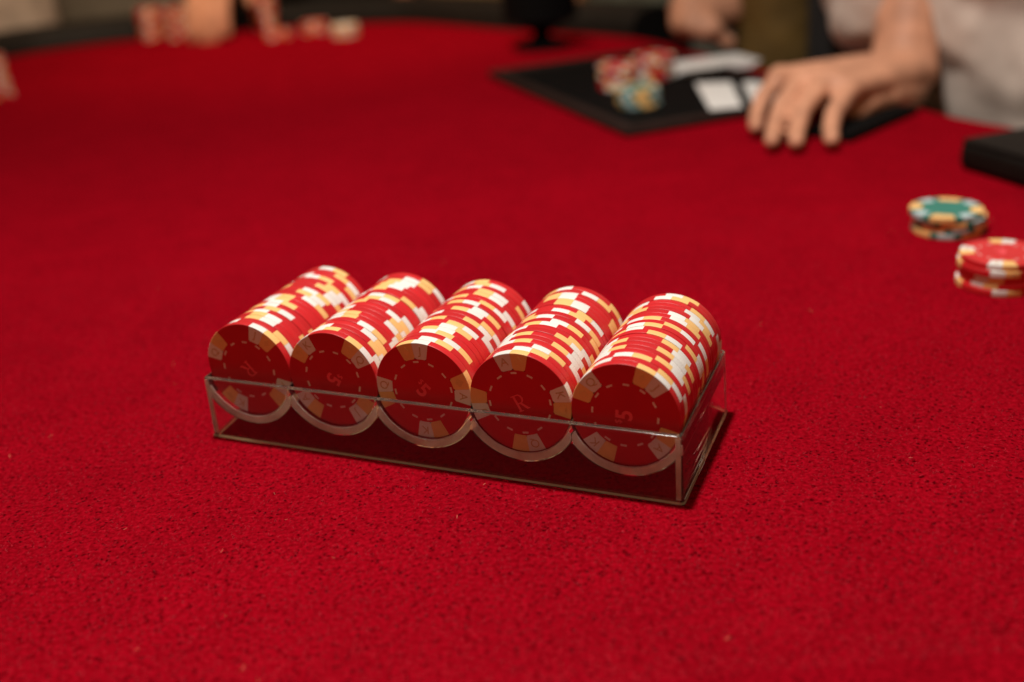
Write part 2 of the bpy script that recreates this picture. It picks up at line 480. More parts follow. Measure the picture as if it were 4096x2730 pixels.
_text = {}
def text_mesh(s, size, extrude=0.00004, fat=0.0):
    key = (s, size, fat)
    if key in _text: return _text[key]
    c = bpy.data.curves.new('t', 'FONT'); c.body = s; c.size = size; c.extrude = extrude; c.offset = fat
    c.align_x = 'CENTER'; c.align_y = 'CENTER'; c.resolution_u = 4
    o = bpy.data.objects.new('t', c); COL.objects.link(o)
    me = evaluated(o, 'glyph'); bpy.data.objects.remove(o)
    _text[key] = me; return me

def poly_mesh(polys, h=0.00005):
    bm = bmesh.new()
    for i, p in enumerate(polys): prism(bm, p, 0.0, h + i*0.000004)
    return mesh_from(bm, 'glyph')

def arc(cx, cy, r, a0, a1, n=12): return [(cx+r*math.cos(math.radians(a0+(a1-a0)*k/n)), cy+r*math.sin(math.radians(a0+(a1-a0)*k/n))) for k in range(n+1)]
def serif_R(h):
    u = h
    P = []
    P.append([(-.34, -.5), (-.02, -.5), (-.02, -.45), (-.34, -.45)])
    P.append([(-.25, -.45), (-.11, -.45), (-.11, .46), (-.25, .46)])
    P.append([(-.36, .44), (-.10, .44), (-.10, .5), (-.36, .5)])
    outer = arc(0.03, .22, .28, 90, -90); inner = arc(0.03, .22, .21, -90, 90)
    o2 = [(-.10, .5)] + outer + [(-.10, -.06)]; i2 = [(-.10, .01)] + [(x*0.75+.01, y) for x, y in inner] + [(-.10, .43)]
    full = o2 + i2
    for k in range(len(o2)-1):
        a, b = o2[k], o2[k+1]; c, d = i2[len(i2)-2-k], i2[len(i2)-1-k]
        P.append([a, b, c, d])
    P.append([(-.04, -.02), (.11, -.03), (.38, -.42), (.24, -.47)])
    P.append([(.22, -.47), (.42, -.47), (.45, -.42), (.25, -.42)])
    return [[(x*u, y*u) for x, y in p] for p in P]
def suit_polys(kind, s):
    if kind == 'diamond': ps = [[(0, .6), (-.42, 0), (0, -.6), (.42, 0)]]
    elif kind == 'heart': ps = [[(0, -.6)] + arc(.26, .18, .28, -20, 160, 8) + arc(-.26, .18, .28, 20, 200, 8)]
    elif kind == 'spade': ps = [[(0, .6)] + arc(-.26, -.12, .27, 150, 350, 8) + arc(.26, -.12, .27, 190, 390, 8), [(-.2, -.6), (.2, -.6), (.05, -.2), (-.05, -.2)]]
    else: ps = [arc(0, .28, .25, 0, 330, 10), arc(-.28, -.1, .25, 0, 330, 10), arc(.28, -.1, .25, 0, 330, 10), [(-.2, -.6), (.2, -.6), (.05, 0), (-.05, 0)]]
    return [[(x*s, y*s) for x, y in p] for p in ps]

def dash_mesh():
    if 'dash' in _text: return _text['dash']
    bm = bmesh.new()
    for k in range(12):
        a = math.radians(30*k); r = 0.605*CR; ln, th = .00115, .00036
        c, s = math.cos(a), math.sin(a)
        pts = [(r-th, -ln), (r+th, -ln), (r+th, ln), (r-th, ln)]
        prism(bm, [(x*c-y*s, x*s+y*c) for x, y in pts], 0.0, 0.00004)
    _text['dash'] = mesh_from(bm, 'dash_ring'); return _text['dash']

def face_print(t, sp, ang, mark, mark_cw, letters, suits, mat='print_red'):
    """stamped and printed face: dash ring, centre mark, letters on the white spots and suits on the yellow ones"""
    d = link('dash_ring', dash_mesh(), M['print_white'], t); d.location.z = hz; rotz_obj(d, ang)
    if mark == 'R':
        if 'R' not in _text: _text['R'] = poly_mesh(serif_R(0.0068))
        o = link('printed_letter', _text['R'], M[mat], t); o.location.z = hz; rotz_obj(o, -mark_cw)
    elif mark:
        o = link('printed_numeral', text_mesh('5', 0.0086, fat=0.00022), M[mat], t); o.location.z = hz+0.00003; rotz_obj(o, -mark_cw)
        a = math.radians(-mark_cw); off = Vector((-.0030, .0022)); c, s = math.cos(a), math.sin(a)
        o2 = link('dollar_sign', text_mesh('$', 0.0034), M[mat], t); o2.location = (off.x*c-off.y*s, off.x*s+off.y*c, hz+0.00003); rotz_obj(o2, -mark_cw)
    rr = 0.835*CR
    for q, (w, y) in enumerate(sp):
        for ob, nm, me, mt in ((w, 'stamped_letter', text_mesh(letters[q], 0.0047, 0.00005), 'letter'), (y, 'stamped_suit', poly_mesh(suit_polys(suits[q], 0.0030), 0.00012), 'chip_yellow')):
            g = link(nm, me, M[mt], ob); a = math.radians(10)
            g.location = (rr*math.cos(a), rr*math.sin(a), hz+0.00003 if mt == 'letter' else hz-0.00002)
            rotz_obj(g, 10-90)

# ------------------------------------------------------------------ the chip rack
def acrylic_rack():
    L, Lb, W, H = 0.2012, 0.2026, 0.0736, 0.0274
    wall = 0.0019; ri, tt, zc, pit = 0.0205, 0.0033, 0.0320, 0.03987
    def tmp(bm, nm):
        bmesh.ops.recalc_face_normals(bm, faces=bm.faces)
        me = bpy.data.meshes.new(nm); bm.to_mesh(me); bm.free()
        o = bpy.data.objects.new(nm, me); COL.objects.link(o); return o
    bm = bmesh.new()
    def rrect(hl, y0, y1, z, r=0.0016, n=5):
        pts = []
        for cx, cyy, a0 in ((hl-r, y1-r, 0), (-hl+r, y1-r, 90), (-hl+r, y0+r, 180), (hl-r, y0+r, 270)):
            pts += [(cx+r*math.cos(math.radians(a0+90*k/n)), cyy+r*math.sin(math.radians(a0+90*k/n)), z) for k in range(n+1)]
        return pts
    levels = [(Lb/2+.0004, -.0004, W+.0004, 0.0), (Lb/2+.0004, -.0004, W+.0004, .0003), (Lb/2, 0, W, .0010), (L/2, 0.0, W, H-.0005)]  # foot flared so that it catches lamp light as a bright line
    levels += [(L/2-.0005*(1-math.cos(math.radians(15*q))), .0005*(1-math.cos(math.radians(15*q))), W-.0005*(1-math.cos(math.radians(15*q))), H-.0005+.0005*math.sin(math.radians(15*q))) for q in range(1, 7)]
    rings = [[bm.verts.new(p) for p in rrect(*q)] for q in levels]
    bm.faces.new(rings[0]); bm.faces.new(rings[-1])
    for a, b in zip(rings, rings[1:]):
        for k in range(len(a)): bm.faces.new((a[k], a[(k+1) % len(a)], b[(k+1) % len(a)], b[k]))
    body = tmp(bm, 'rack')
    cut = []
    for i in range(5):
        bm = bmesh.new(); n = 72; x0 = (i-2)*pit
        a = [bm.verts.new((x0+ri*math.cos(2*math.pi*(k+.5)/n), wall, zc+ri*math.sin(2*math.pi*(k+.5)/n))) for k in range(n)]
        b = [bm.verts.new((v.co.x, W-wall, v.co.z)) for v in a]
        bm.faces.new(a); bm.faces.new(b)
        for k in range(n): bm.faces.new((a[k], a[(k+1) % n], b[(k+1) % n], b[k]))
        cut.append(tmp(bm, 'c'))
    # hollow underside below the troughs
    ro = ri+tt; prof = []
    xin = Lb/2-wall-.0002
    def under(x):
        return min(zc-math.sqrt(max(0, ro*ro-(x-(i-2)*pit)**2)) if abs(x-(i-2)*pit) < ro else 1 for i in range(5))
    prof.append((-xin, -.01)); xs = [-xin+2*xin*k/240 for k in range(241)]
    pts = [(x, min(under(x), H-.0026)) for x in xs]
    prof += pts + [(xin, -.01)]
    bm = bmesh.new()
    a = [bm.verts.new((x, wall+.0004, z)) for x, z in prof]; b = [bm.verts.new((x, W-wall-.0004, z)) for x, z in prof]
    bm.faces.new(a); bm.faces.new(b)
    for k in range(len(a)): bm.faces.new((a[k], a[(k+1) % len(a)], b[(k+1) % len(a)], b[k]))
    cut.append(tmp(bm, 'u'))
    for c in cut:
        md = body.modifiers.new('b', 'BOOLEAN'); md.operation = 'DIFFERENCE'; md.solver = 'EXACT'; md.object = c
    me = evaluated(body, 'chip_rack')
    for o in cut + [body]: bpy.data.objects.remove(o)
    me.materials.clear(); me.materials.append(M['acrylic']); me.materials.append(M['rim']); me.materials.append(M['foot_rim'])
    for pl in me.polygons:
        c = pl.center
        rim = (c.z > H-.0006 and pl.normal.z > 0.1) or (c.z < .0011 and pl.normal.z > 0.05)
        pl.material_index = (2 if c.z < .0011 else 1) if rim else 0
    me.polygons.foreach_set('use_smooth', [True]*len(me.polygons))
    me.set_sharp_from_angle(angle=math.radians(28)); me.update()
    r = empty('chip_rack', (RX, RY, 0.0006), 'clear acrylic chip rack with five scalloped rows standing on the red felt', 'chip rack')
    r.rotation_euler = (0, 0, yaw)
    link('rack_tray', me, None, r)
    # pale strips added inside the trough ends, in place of light piped along them
    for i in range(5):
        bm = bmesh.new(); n = 40; x0 = (i-2)*pit; a0 = 205; a1 = 335
        P0 = [(x0+(ri+.0003)*math.cos(math.radians(a0+(a1-a0)*k/n)), zc+(ri+.0003)*math.sin(math.radians(a0+(a1-a0)*k/n))) for k in range(n+1)]
        P1 = [(x0+(ri+tt-.0003)*math.cos(math.radians(a0+(a1-a0)*k/n)), zc+(ri+tt-.0003)*math.sin(math.radians(a0+(a1-a0)*k/n))) for k in range(n+1)]
        P1 = [(min(max(x, x0-pit/2+.0002), x0+pit/2-.0002), z) for x, z in P1]; P0 = [(min(max(x, x0-pit/2+.0002), x0+pit/2-.0002), z) for x, z in P0]
        ya, yb = wall+.0006, wall+.0012
        A = [[bm.verts.new((x, yy, z)) for x, z in P] for P, yy in ((P0, ya), (P1, ya), (P1, yb), (P0, yb))]
        for k in range(n):
            for q in range(4): bm.faces.new((A[q][k], A[q][k+1], A[(q+1) % 4][k+1], A[(q+1) % 4][k]))
        bm.faces.new([A[q][0] for q in range(4)]); bm.faces.new([A[q][n] for q in range(4)])
        link('trough_edge_glow', mesh_from(bm, 'trough_edge_glow', 50), M['edge_glow'], r)
    # pale strips added inside the vertical corners, imitating light caught there
    for sx in (-1, 1):
        bm = bmesh.new()
        for y0_, y1_ in ((.0009, .0013), (W-.0013, W-.0009)):
            prism(bm, [(sx*(L/2-.0022), y0_), (sx*(L/2-.0006), y0_), (sx*(L/2-.0006), y1_), (sx*(L/2-.0022), y1_)], .0015, H-.0012)
        link('corner_edge_glow', mesh_from(bm, 'corner_edge_glow', 40), M['edge_glow'], r)
    # moulding gate nub left on the rim of the end wall
    bm = bmesh.new(); lathe(bm, [(0, .0014), (.0007, .0013), (.0011, .0006), (.0012, 0), (0, 0)], 16)
    nb = link('gate_nub', mesh_from(bm, 'gate_nub', 40), M['acrylic'], r); nb.location = (L/2-.0018, .034, H+.00002)
    return r
rack = acrylic_rack()

ROWS = [
 'wy30.9 yw57.6 yw11.5 yw12.9 yw79.3 yw18.2 yw80.6 wy9.3 wy84.1 wy84.5 wy40.9 yw27 wy29.3 wy55.3 yw36.2 yw45.4 wy8.6 yw64 yw41.1 wy13',
 'yw44.5 wy79.9 yw64.2 wy48.2 wy37.4 wy80.8 wy79 wy58.5 yw60 wy49.2 wy67.6 yw9 wy9.9 yw48.9 wy72 yw0.1 yw3.5 yw7.7 wy27 yw46',
 'yw-8 wy15.8 wy41.3 wy7.6 yw4 wy21.9 yw26.8 wy69.6 yw38.5 yw57 yw14.6 wy36.5 yw0 yw36.4 wy66.7 yw21 yw21.6 yw73 yw9.4 wy73.4',
 'wy-7.5 wy11.2 wy29.6 wy74.2 yw44.6 wy67.6 yw41.3 yw54.3 yw86.4 wy25.2 yw75 wy48 wy16.4 yw43 yw11.9 yw10.8 yw80.8 yw80.1 wy32.1 yw66.9',
 'yw33.7 yw53.6 wy2.7 yw45 wy60 yw40.7 wy56.2 yw41 yw22.5 yw65.5 wy83.4 yw32.7 wy76.6 wy34.5 wy29.8 wy52.7 wy44.4 yw49.2 wy3.9 wy14.1']
ROWN = ['leftmost row', 'second row from the left', 'middle row', 'second row from the right', 'rightmost row']
ORD = 'front second third fourth fifth sixth seventh eighth ninth tenth eleventh twelfth thirteenth fourteenth fifteenth sixteenth seventeenth eighteenth nineteenth rearmost'.split()
FRONT = {0: ('R', 139), 1: ('5', 120), 2: ('5', 45), 3: ('R', -27), 4: ('5', -85)}
# letters counted counter-clockwise from the joint nearest the top
LET = {0: 'JQKA', 1: 'QKAJ', 2: 'JQKA', 3: 'AJQK', 4: 'JQKA'}
SUITOF = {'J': 'diamond', 'A': 'spade', 'K': 'heart', 'Q': 'club'}
SB = [0.0046, 0.0042, 0.0040, 0.0036, 0.0037]
rackrot = Matrix.Rotation(yaw, 4, 'Z') @ Matrix.Rotation(math.radians(90), 4, 'X')
for i, row in enumerate(ROWS):
    for k, tok in enumerate(row.split()):
        order, b = tok[:2], float(tok[2:])
        if k == 0:
            nm = 'R' if FRONT[i][0] == 'R' else '$5'
            lab = 'front chip of the %s, its face showing %s' % (ROWN[i], nm)
        elif k == 19: lab = 'rearmost red chip of the %s in the clear rack' % ROWN[i]
        else: lab = '%s chip from the front in the rack\'s %s' % (ORD[k], ROWN[i])
        t, sp, ang = red_chip(order, b, lab, 'red chips standing on edge in the rack')
        y = SB[i] + 0.00333*(k+0.5)
        dx, dz = rnd.uniform(-.00012, .00012), rnd.uniform(0.0, .00014)
        if rnd.random() < 0.12: dz += rnd.uniform(0.0001, .0003)
        P = rack_pt((i-2)*0.03987+dx, y, 0.0006 + 0.0115 + CR + dz)
        tilt = Matrix.Rotation(math.radians(rnd.uniform(-.35, .35)), 4, 'Y') @ Matrix.Rotation(math.radians(rnd.uniform(-.25, .25)), 4, 'X')
        t.matrix_world = Matrix.Translation(P) @ rackrot @ tilt
        if k == 0:
            L = LET[i]; face_print(t, sp, ang, FRONT[i][0], FRONT[i][1], L, [SUITOF[c] for c in L])

# ------------------------------------------------------------------ loose stacks
def stack(x, y, z0, n, make, jitter=0.0006):
    out = []
    for k in range(n):
        t = make(k)
        t0 = t[0] if isinstance(t, tuple) else t
        t0.location = (x+rnd.uniform(-1, 1)*jitter, y+rnd.uniform(-1, 1)*jitter, z0+0.0002+CT*(k+0.5))
        out.append(t)
    return out
gl = ['lowest green chip', 'second chip from the felt', 'third chip from the felt', 'top green chip with yellow and pale blue spots']
g = stack(0.2565, 0.5845, 0, 4, lambda k: green_chip([20, 40, 75, 62][k], gl[k] + ' of the green stack', 'green chips stacked on the felt'), .0004)
g[3].location.x -= 0.0022
rl = ['lowest chip of the red stack right of the rack', 'second chip from the felt in the red stack at the right edge', 'third chip from the felt in the red stack at the right edge', 'fourth chip up in the red stack at right', 'topmost red chip with white and yellow spots at the right edge of the table']
r_ = stack(0.2475, 0.4995, 0, 5, lambda k: red_chip('yw', [12, 48, 40, 17, 24][k], rl[k], 'red chips stacked by the green stack'), .0007)
t, sp, ang = r_[4]; face_print(t, sp, ang, '5', 30, 'JAKQ', ['diamond', 'spade', 'heart', 'club'], 'print_red')
FARN = 'lowest second third fourth fifth sixth seventh eighth ninth tenth eleventh twelfth thirteenth fourteenth fifteenth sixteenth seventeenth eighteenth'.split()
def far_stack(x, y, z, n, place, colour='red', group=None, jit=.0008):
    def mk(k):
        nm = 'topmost' if k == n-1 else FARN[k] + (' chip from the bottom' if k else '')
        if nm == 'topmost': lab = 'topmost %s chip of the %s' % (colour, place)
        elif k == 0: lab = 'lowest %s chip of the %s' % (colour, place)
        else: lab = '%s %s chip up in the %s' % (FARN[k], colour, place)
        if colour == 'red': return red_chip(rnd.choice(['wy', 'yw']), rnd.uniform(0, 90), lab, group)
        if colour == 'green': return green_chip(rnd.uniform(0, 90), lab, group)
        return pale_chip(rnd.uniform(0, 60), lab, group)
    return stack(x, y, z, n, mk, jit)
far_stack(-.531, 1.785, 0, 14, 'outer tall stack left of the far hand', group='red chips stacked by the far hand')
far_stack(-.484, 1.762, 0, 14, 'tall stack next to the far hand on its left', group='red chips stacked by the far hand')
far_stack(-.352, 1.800, 0, 15, 'tall stack just right of the far hand', group='red chips stacked by the far hand')
far_stack(-.312, 1.668, 0, 3, 'low stack just right of the far hand', group='low red stacks at the far side')
far_stack(-.258, 1.690, 0, 5, 'low stack beside the pale stack', group='low red stacks at the far side')
far_stack(-.206, 1.625, 0, 5, 'pale stack ending the far line', 'pale yellow', 'pale chips at the far side')
far_stack(-.601, 1.335, 0, 15, 'blurred stack at the left edge of the photo', group='red chips stacked at the left edge')

# ------------------------------------------------------------------ dealer's tray and what lies in it
ang_t = math.atan2(.0403, .1114)
tray = empty('dealer_tray', (.1073, .8663, 0), 'black shallow dealer tray with raised rim lying on the red felt', 'tray')
tray.rotation_euler = (0, 0, math.radians(18.5))
TX, TY, RW, RH = 0.205, 0.345, 0.013, 0.007
bm = bmesh.new(); prism(bm, [(RW, RW), (TX-RW, RW), (TX-RW, TY-RW), (RW, TY-RW)], 0.0004, 0.0025)
link('tray_floor', mesh_from(bm, 'tray_floor'), M['black_plastic'], tray)
for a, b in ((((0, 0)), (TX, RW)), ((0, TY-RW), (TX, TY)), ((0, RW+.0002), (RW, TY-RW-.0002)), ((TX-RW, RW+.0002), (TX, TY-RW-.0002))):
    bm = bmesh.new(); rounded_box(bm, ((a[0]+b[0])/2, (a[1]+b[1])/2, RH/2+.0003), (b[0]-a[0], b[1]-a[1], RH), .002, 0, 2)
    link('rim_bar', mesh_from(bm, 'rim_bar', 40), M['brown_black'], tray)
far_stack(.1260, 1.066, .0027, 7, 'left red stack standing in the black tray', group='red chips standing in the dealer tray')
far_stack(.1660, 1.100, .0027, 7, 'right red stack standing in the black tray', group='red chips standing in the dealer tray')
far_stack(.1330, .978, .0027, 5, 'green stack in the near corner of the black tray', 'green', 'green chips standing in the dealer tray')
def card(pts, z, label, group=None, h=.0004):
    bm = bmesh.new(); prism(bm, pts, z, z+h)
    return tag(link('playing_card', mesh_from(bm, 'playing_card'), M['card_white']), label, 'card', group)
card([(.1987, 1.0501), (.2319, 1.0422), (.2171, .9305), (.1886, .9291)], .0032, 'bright white card lying in the black tray left of the other card', 'white cards in the black tray')
card([(.241, 1.0358), (.268, 1.0326), (.256, .9472), (.2275, .9355)], .0032, 'bright white card lying in the black tray partly under the fingers', 'white cards in the black tray')
deck = empty('card_deck', (.226, 1.128, .0027), 'thin white pack of cards along the far side of the black tray', 'card deck')
for k in range(3):
    bm = bmesh.new(); rounded_box(bm, (.004*k-.004, 0, .0012+.0021*k), (.088, .050, .0020), .0005, math.radians(10+3*k), 1)
    link('card_packet', mesh_from(bm, 'card_packet'), M['card_white'], deck)
# small black box under the hand, big black slab at the right, drink holder at the back
bm = bmesh.new(); prism(bm, [(.2665, .7915), (.347, .867), (.318, .895), (.240, .826)], .0004, .0065)
bmesh.ops.bevel(bm, geom=list(bm.edges), offset=.0012, segments=2, affect='EDGES')
tag(link('notepad', mesh_from(bm, 'notepad', 40), M['black_plastic']), 'thin black pad lying on the felt under the palm of the hand', 'pad')
slab = empty('black_case', (.3110, .7040, 0), 'thick flat black case on the felt at the right edge', 'case')
a0 = math.atan2(.6561-.7047, .3343-.3184)
bm = bmesh.new(); rounded_box(bm, (.16, .10, .0095), (.32, .20, .0175), .0045, 0, 4)
sb = link('case_base', mesh_from(bm, 'case_base', 40), M['case_black'], slab)
bm = bmesh.new(); rounded_box(bm, (.16, .10, .0190), (.318, .198, .0035), .0016, 0, 3)
link('case_lid', mesh_from(bm, 'case_lid', 40), M['case_black'], slab)
slab.rotation_euler = (0, 0, a0)
hold = empty('drink_holder', (.068, 1.370, 0), 'black footed drink holder standing before the far rail', 'drink holder')
bm = bmesh.new(); lathe(bm, [(0, .0003), (.034, .0003), (.035, .004), (.03, .008), (.012, .012), (.010, .02), (0, .02)], 36)
link('foot', mesh_from(bm, 'foot', 40), M['black_plastic'], hold)
bm = bmesh.new(); lathe(bm, [(0, .0202), (.012, .0202), (.03, .03), (.046, .036), (.046, .075), (.043, .075), (.042, .042), (0, .038)], 36)
link('cup', mesh_from(bm, 'cup', 40), M['black_plastic'], hold)

# ------------------------------------------------------------------ people round the table
def add(o, *a): o.extend(a)
def stand(x, y, face, sh=0.66, w=.19, r=1.0):
    """legs, trunk, neck and head of a standing person; face = heading in degrees; returns limbs and joints"""
    f = Vector((math.cos(math.radians(face)), math.sin(math.radians(face)), 0)); s = Vector((-f.y, f.x, 0))
    c = Vector((x, y, 0)); J = {}
    hip = c + Vector((0, 0, .17)); J['hip'] = hip
    caps = []
    for q in (-1, 1):
        h = hip + s*(.085*q) - Vector((0, 0, .03)); kn = c + s*(.09*q) + f*.03 + Vector((0, 0, -.27)); an = c + s*(.10*q) + Vector((0, 0, -.67))
        caps += [(h, kn, .085*r, .058*r), (kn, an, .056*r, .040*r), (an-Vector((0, 0, .035)), an + f*.15 - Vector((0, 0, .045)), .038, .030)]
        J['hip%d' % q] = h; J['kn%d' % q] = kn; J['an%d' % q] = an
    ch = c + Vector((0, 0, .50)) + f*.01; J['chest'] = ch
    for q in (-1, 1):
        caps += [(hip + s*(.06*q), c + s*(.055*q) + Vector((0, 0, .33)), .11*r, .10*r), (c + s*(.055*q) + Vector((0, 0, .33)), ch + s*(.07*q), .10*r, .115*r), (ch + s*(.07*q), c + s*(w*q) + Vector((0, 0, sh)), .10*r, .055)]
        J['sh%d' % q] = c + s*(w*q) + Vector((0, 0, sh))
    nk = c + Vector((0, 0, sh+.06)); hd = nk + Vector((0, 0, .13)) + f*.03
    caps += [(ch, nk, .08, .055), (nk, hd, .055, .06), (hd, hd + Vector((0, 0, .05)), .078, .080), (hd - Vector((0, 0, .03)) + f*.02, hd - Vector((0, 0, .055)) + f*.045, .055, .035),
             (hd + f*.08 + Vector((0, 0, .01)), hd + f*.098 - Vector((0, 0, .012)), .010, .014)]
    for q in (-1, 1): caps.append((hd + s*(.082*q) + Vector((0, 0, .012)), hd + s*(.085*q) - Vector((0, 0, .018)), .014, .010))
    J['head'] = hd; J['f'] = f; J['s'] = s
    return caps, J
def arm(caps, sh, el, wr, r=1.0):
    caps += [(sh, el, .050*r, .041*r), (el, (Vector(el)*.55+Vector(wr)*.45), .043*r, .038*r), ((Vector(el)*.55+Vector(wr)*.45), wr, .038*r, .028*r)]
def hang_arm(caps, J, q):
    sh = J['sh%d' % q]; el = sh + J['s']*(.05*q) + Vector((0, 0, -.29)) - J['f']*.02; wr = el + J['f']*.07 + Vector((0, 0, -.25))
    arm(caps, sh, el, wr); hand(caps, wr, Vector((0, 0, -1)), J['f'], J['s']*-q)
    return el
def hand(caps, wr, d, across, palm, curl=.35, r=1.0):
    """palm, four fingers of unequal length and a thumb leaving the side of the palm"""
    wr = Vector(wr); d = Vector(d).normalized(); across = Vector(across).normalized(); palm = Vector(palm).normalized()
    kn = wr + d*.088
    for q in (-.027, -.009, .009, .027): caps.append((wr + across*q*.6 + d*.012, kn + across*q, .0150, .0115))
    for q, ln in ((-.029, .062), (-.0095, .076), (.0095, .080), (.029, .070)):
        a = kn + across*q; b = a + (d*(1-curl*.5) + palm*curl*.6).normalized()*ln*.42
        c = b + (d*(1-curl) + palm*curl*1.2).normalized()*ln*.33; e = c + (d*(1-curl*1.5) + palm*curl*1.9).normalized()*ln*.25
        caps += [(a, b, .0102, .0090), (b, c, .0090, .0082), (c, e, .0082, .0072)]
    t0 = wr + across*.018 + d*.02; t1 = t0 + (across*.8 + d*.6 + palm*.25).normalized()*.042; t2 = t1 + (across*.35 + d*.9 + palm*.3).normalized()*.030; t3 = t2 + (d + palm*.25).normalized()*.024
    caps += [(t0, t1, .017, .0125), (t1, t2, .0118, .0102), (t2, t3, .0102, .0082)]
def face_bits(p, J, hair=True):
    hd, f, s = J['head'], J['f'], J['s']
    for q in (-1, 1):
        bm = bmesh.new(); bmesh.ops.create_uvsphere(bm, u_segments=12, v_segments=8, radius=.011)
        link('eye', mesh_from(bm, 'eye', 60), M['eye'], p).location = hd + f*.072 + s*(.030*q) + Vector((0, 0, .022))
    bm = bmesh.new(); capsule(bm, hd + f*.072 - s*.02 - Vector((0, 0, .048)), hd + f*.072 + s*.02 - Vector((0, 0, .048)), .006, .006, 8, 3)
    link('mouth', mesh_from(bm, 'mouth', 60), M['nail'], p)
    link('hair', fused('hair', [(hd + Vector((0, 0, .07)) - f*.012, hd + Vector((0, 0, .075)) + f*.02, .078, .068), (hd - f*.03 + Vector((0, 0, .03)), hd - f*.03 - Vector((0, 0, .02)), .072, .06)], .008, 2, .006, .02), M['hair'], p)
def person(label, caps, J, top, bottom, voxel=.006, extra=()):
    """body is one skin; clothes are shells over it"""
    p = empty('person', (J['hip'].x, J['hip'].y, -.75), label, 'person')
    inv = Matrix.Translation(-p.location)
    def put(nm, me, mat):
        me.transform(inv); return link(nm, me, mat, p)
    put('body', fused('body', caps, voxel, 2), M['skin'])
    for nm, cp, mat, dsp in list(top) + list(bottom): put(nm, fused(nm, cp, .008, 4, dsp, .05), M[mat])
    h = Vector(p.location); J2 = dict(J); J2['head'] = J['head'] - h
    face_bits(p, J2)
    return p
def trouser_caps(J, g=.014):
    o = []
    for q in (-1, 1): o += [(J['hip'] + J['s']*(.05*q) - Vector((0, 0, .0)), J['hip%d' % q], .115+g, .09+g), (J['hip%d' % q], J['kn%d' % q], .088+g, .062+g), (J['kn%d' % q], J['an%d' % q], .062+g, .05+g)]
    return o
def shirt_caps(J, low=.10, g=.014, sleeve=None):
    o = []; c = J['hip']*1.0
    for q in (-1, 1):
        b = Vector((c.x, c.y, low)) + J['s']*(.055*q); m = Vector((c.x, c.y, .33)) + J['s']*(.055*q); t = J['chest'] + J['s']*(.07*q)
        o += [(b, m, .112+g, .10+g), (m, t, .10+g, .118+g), (t, J['sh%d' % q], .10+g, .06+g)]
        if sleeve and q in sleeve: o.append((J['sh%d' % q], sleeve[q], .06+g, .052+g))
    return o

# A: player in a cream shirt leaning in at the right, hand flat on the table
cA, jA = stand(.475, 1.045, 214)
elA = Vector((.425, 1.075, .255)); wrA = Vector((0.3649, 0.952, 0.0274))
jA['sh1'] = Vector((.47, 1.06, .56)); 
arm(cA, jA['sh1'], elA, wrA, 1.0)
MC = [Vector(v) for v in ((0.2406, 0.8995, 0.0325), (0.2526, 0.8752, 0.0344), (0.2664, 0.8584, 0.0335), (0.283, 0.8486, 0.0285))]
PI = [Vector(v) for v in ((0.2212, 0.8777, 0.0203), (0.2274, 0.8404, 0.0224), (0.2401, 0.8255, 0.021), (0.2614, 0.8174, 0.0175))]
DI = [Vector(v) for v in ((0.2126, 0.8622, 0.01), (0.2143, 0.8129, 0.0123), (0.2296, 0.8036, 0.0111), (0.2533, 0.7986, 0.0096))]
TI = [Vector(v) for v in ((0.2041, 0.8286, 0.01), (0.2048, 0.7831, 0.009), (0.2206, 0.7747, 0.009), (0.2463, 0.7724, 0.009))]
heel = Vector((0.3527, 0.921, 0.0069))
for q in range(4):
    base = wrA*.75 + heel*.25 + (MC[q]-MC[1])*.35
    cA += [(base, MC[q], .0165, .0096), (MC[q], PI[q], .0088, .0076), (PI[q], DI[q], .0072, .0067), (DI[q], TI[q], .0067, .0060)]
cA += [(MC[0], MC[1], .0105, .0105), (MC[1], MC[2], .0105, .0105), (MC[2], MC[3], .0105, .0105), (wrA, heel, .030, .020)]
th1 = Vector((0.3257, 0.8902, 0.0114)); th2 = Vector((0.3013, 0.8653, 0.0119)); th3 = Vector((0.2889, 0.8525, 0.0078))
cA += [(heel, th1, .020, .016), (th1, th2, .0135, .0115), (th2, th3, .0110, .0088)]
arm(cA, jA['sh-1'], Vector((.58, 1.19, .30)), Vector((.60, 1.10, .06))); hand(cA, Vector((.60, 1.10, .06)), Vector((0, -.1, -1)), jA['f'], jA['s'])
S = []
S += [(Vector((.365, 1.015, .075)), Vector((.395, 1.05, .42)), .055, .09), (Vector((.46, 1.02, .075)), Vector((.46, 1.05, .46)), .115, .12),
      (Vector((.528, .952, -.10)), Vector((.495, .97, .12)), .105, .115), (Vector((.49, .97, .12)), Vector((.50, 1.03, .48)), .115, .12), (Vector((.575, .95, -.12)), Vector((.56, 1.0, .45)), .12, .12),
      (jA['chest'], jA['sh1'], .11, .075), (jA['chest'], jA['sh-1'], .12, .075), (jA['sh1'], elA*.45 + jA['sh1']*.55, .072, .066), (jA['sh-1'], jA['sh-1'] + Vector((.02, .0, -.16)), .072, .066)]
pA = person('person in a cream shirt with one bare hand resting on the table at right', cA, jA, [('shirt', S, 'cream_cloth', .022)], [('trousers', trouser_caps(jA, .012), 'black_cloth', .006)], .0028)
iA = Vector(pA.location)
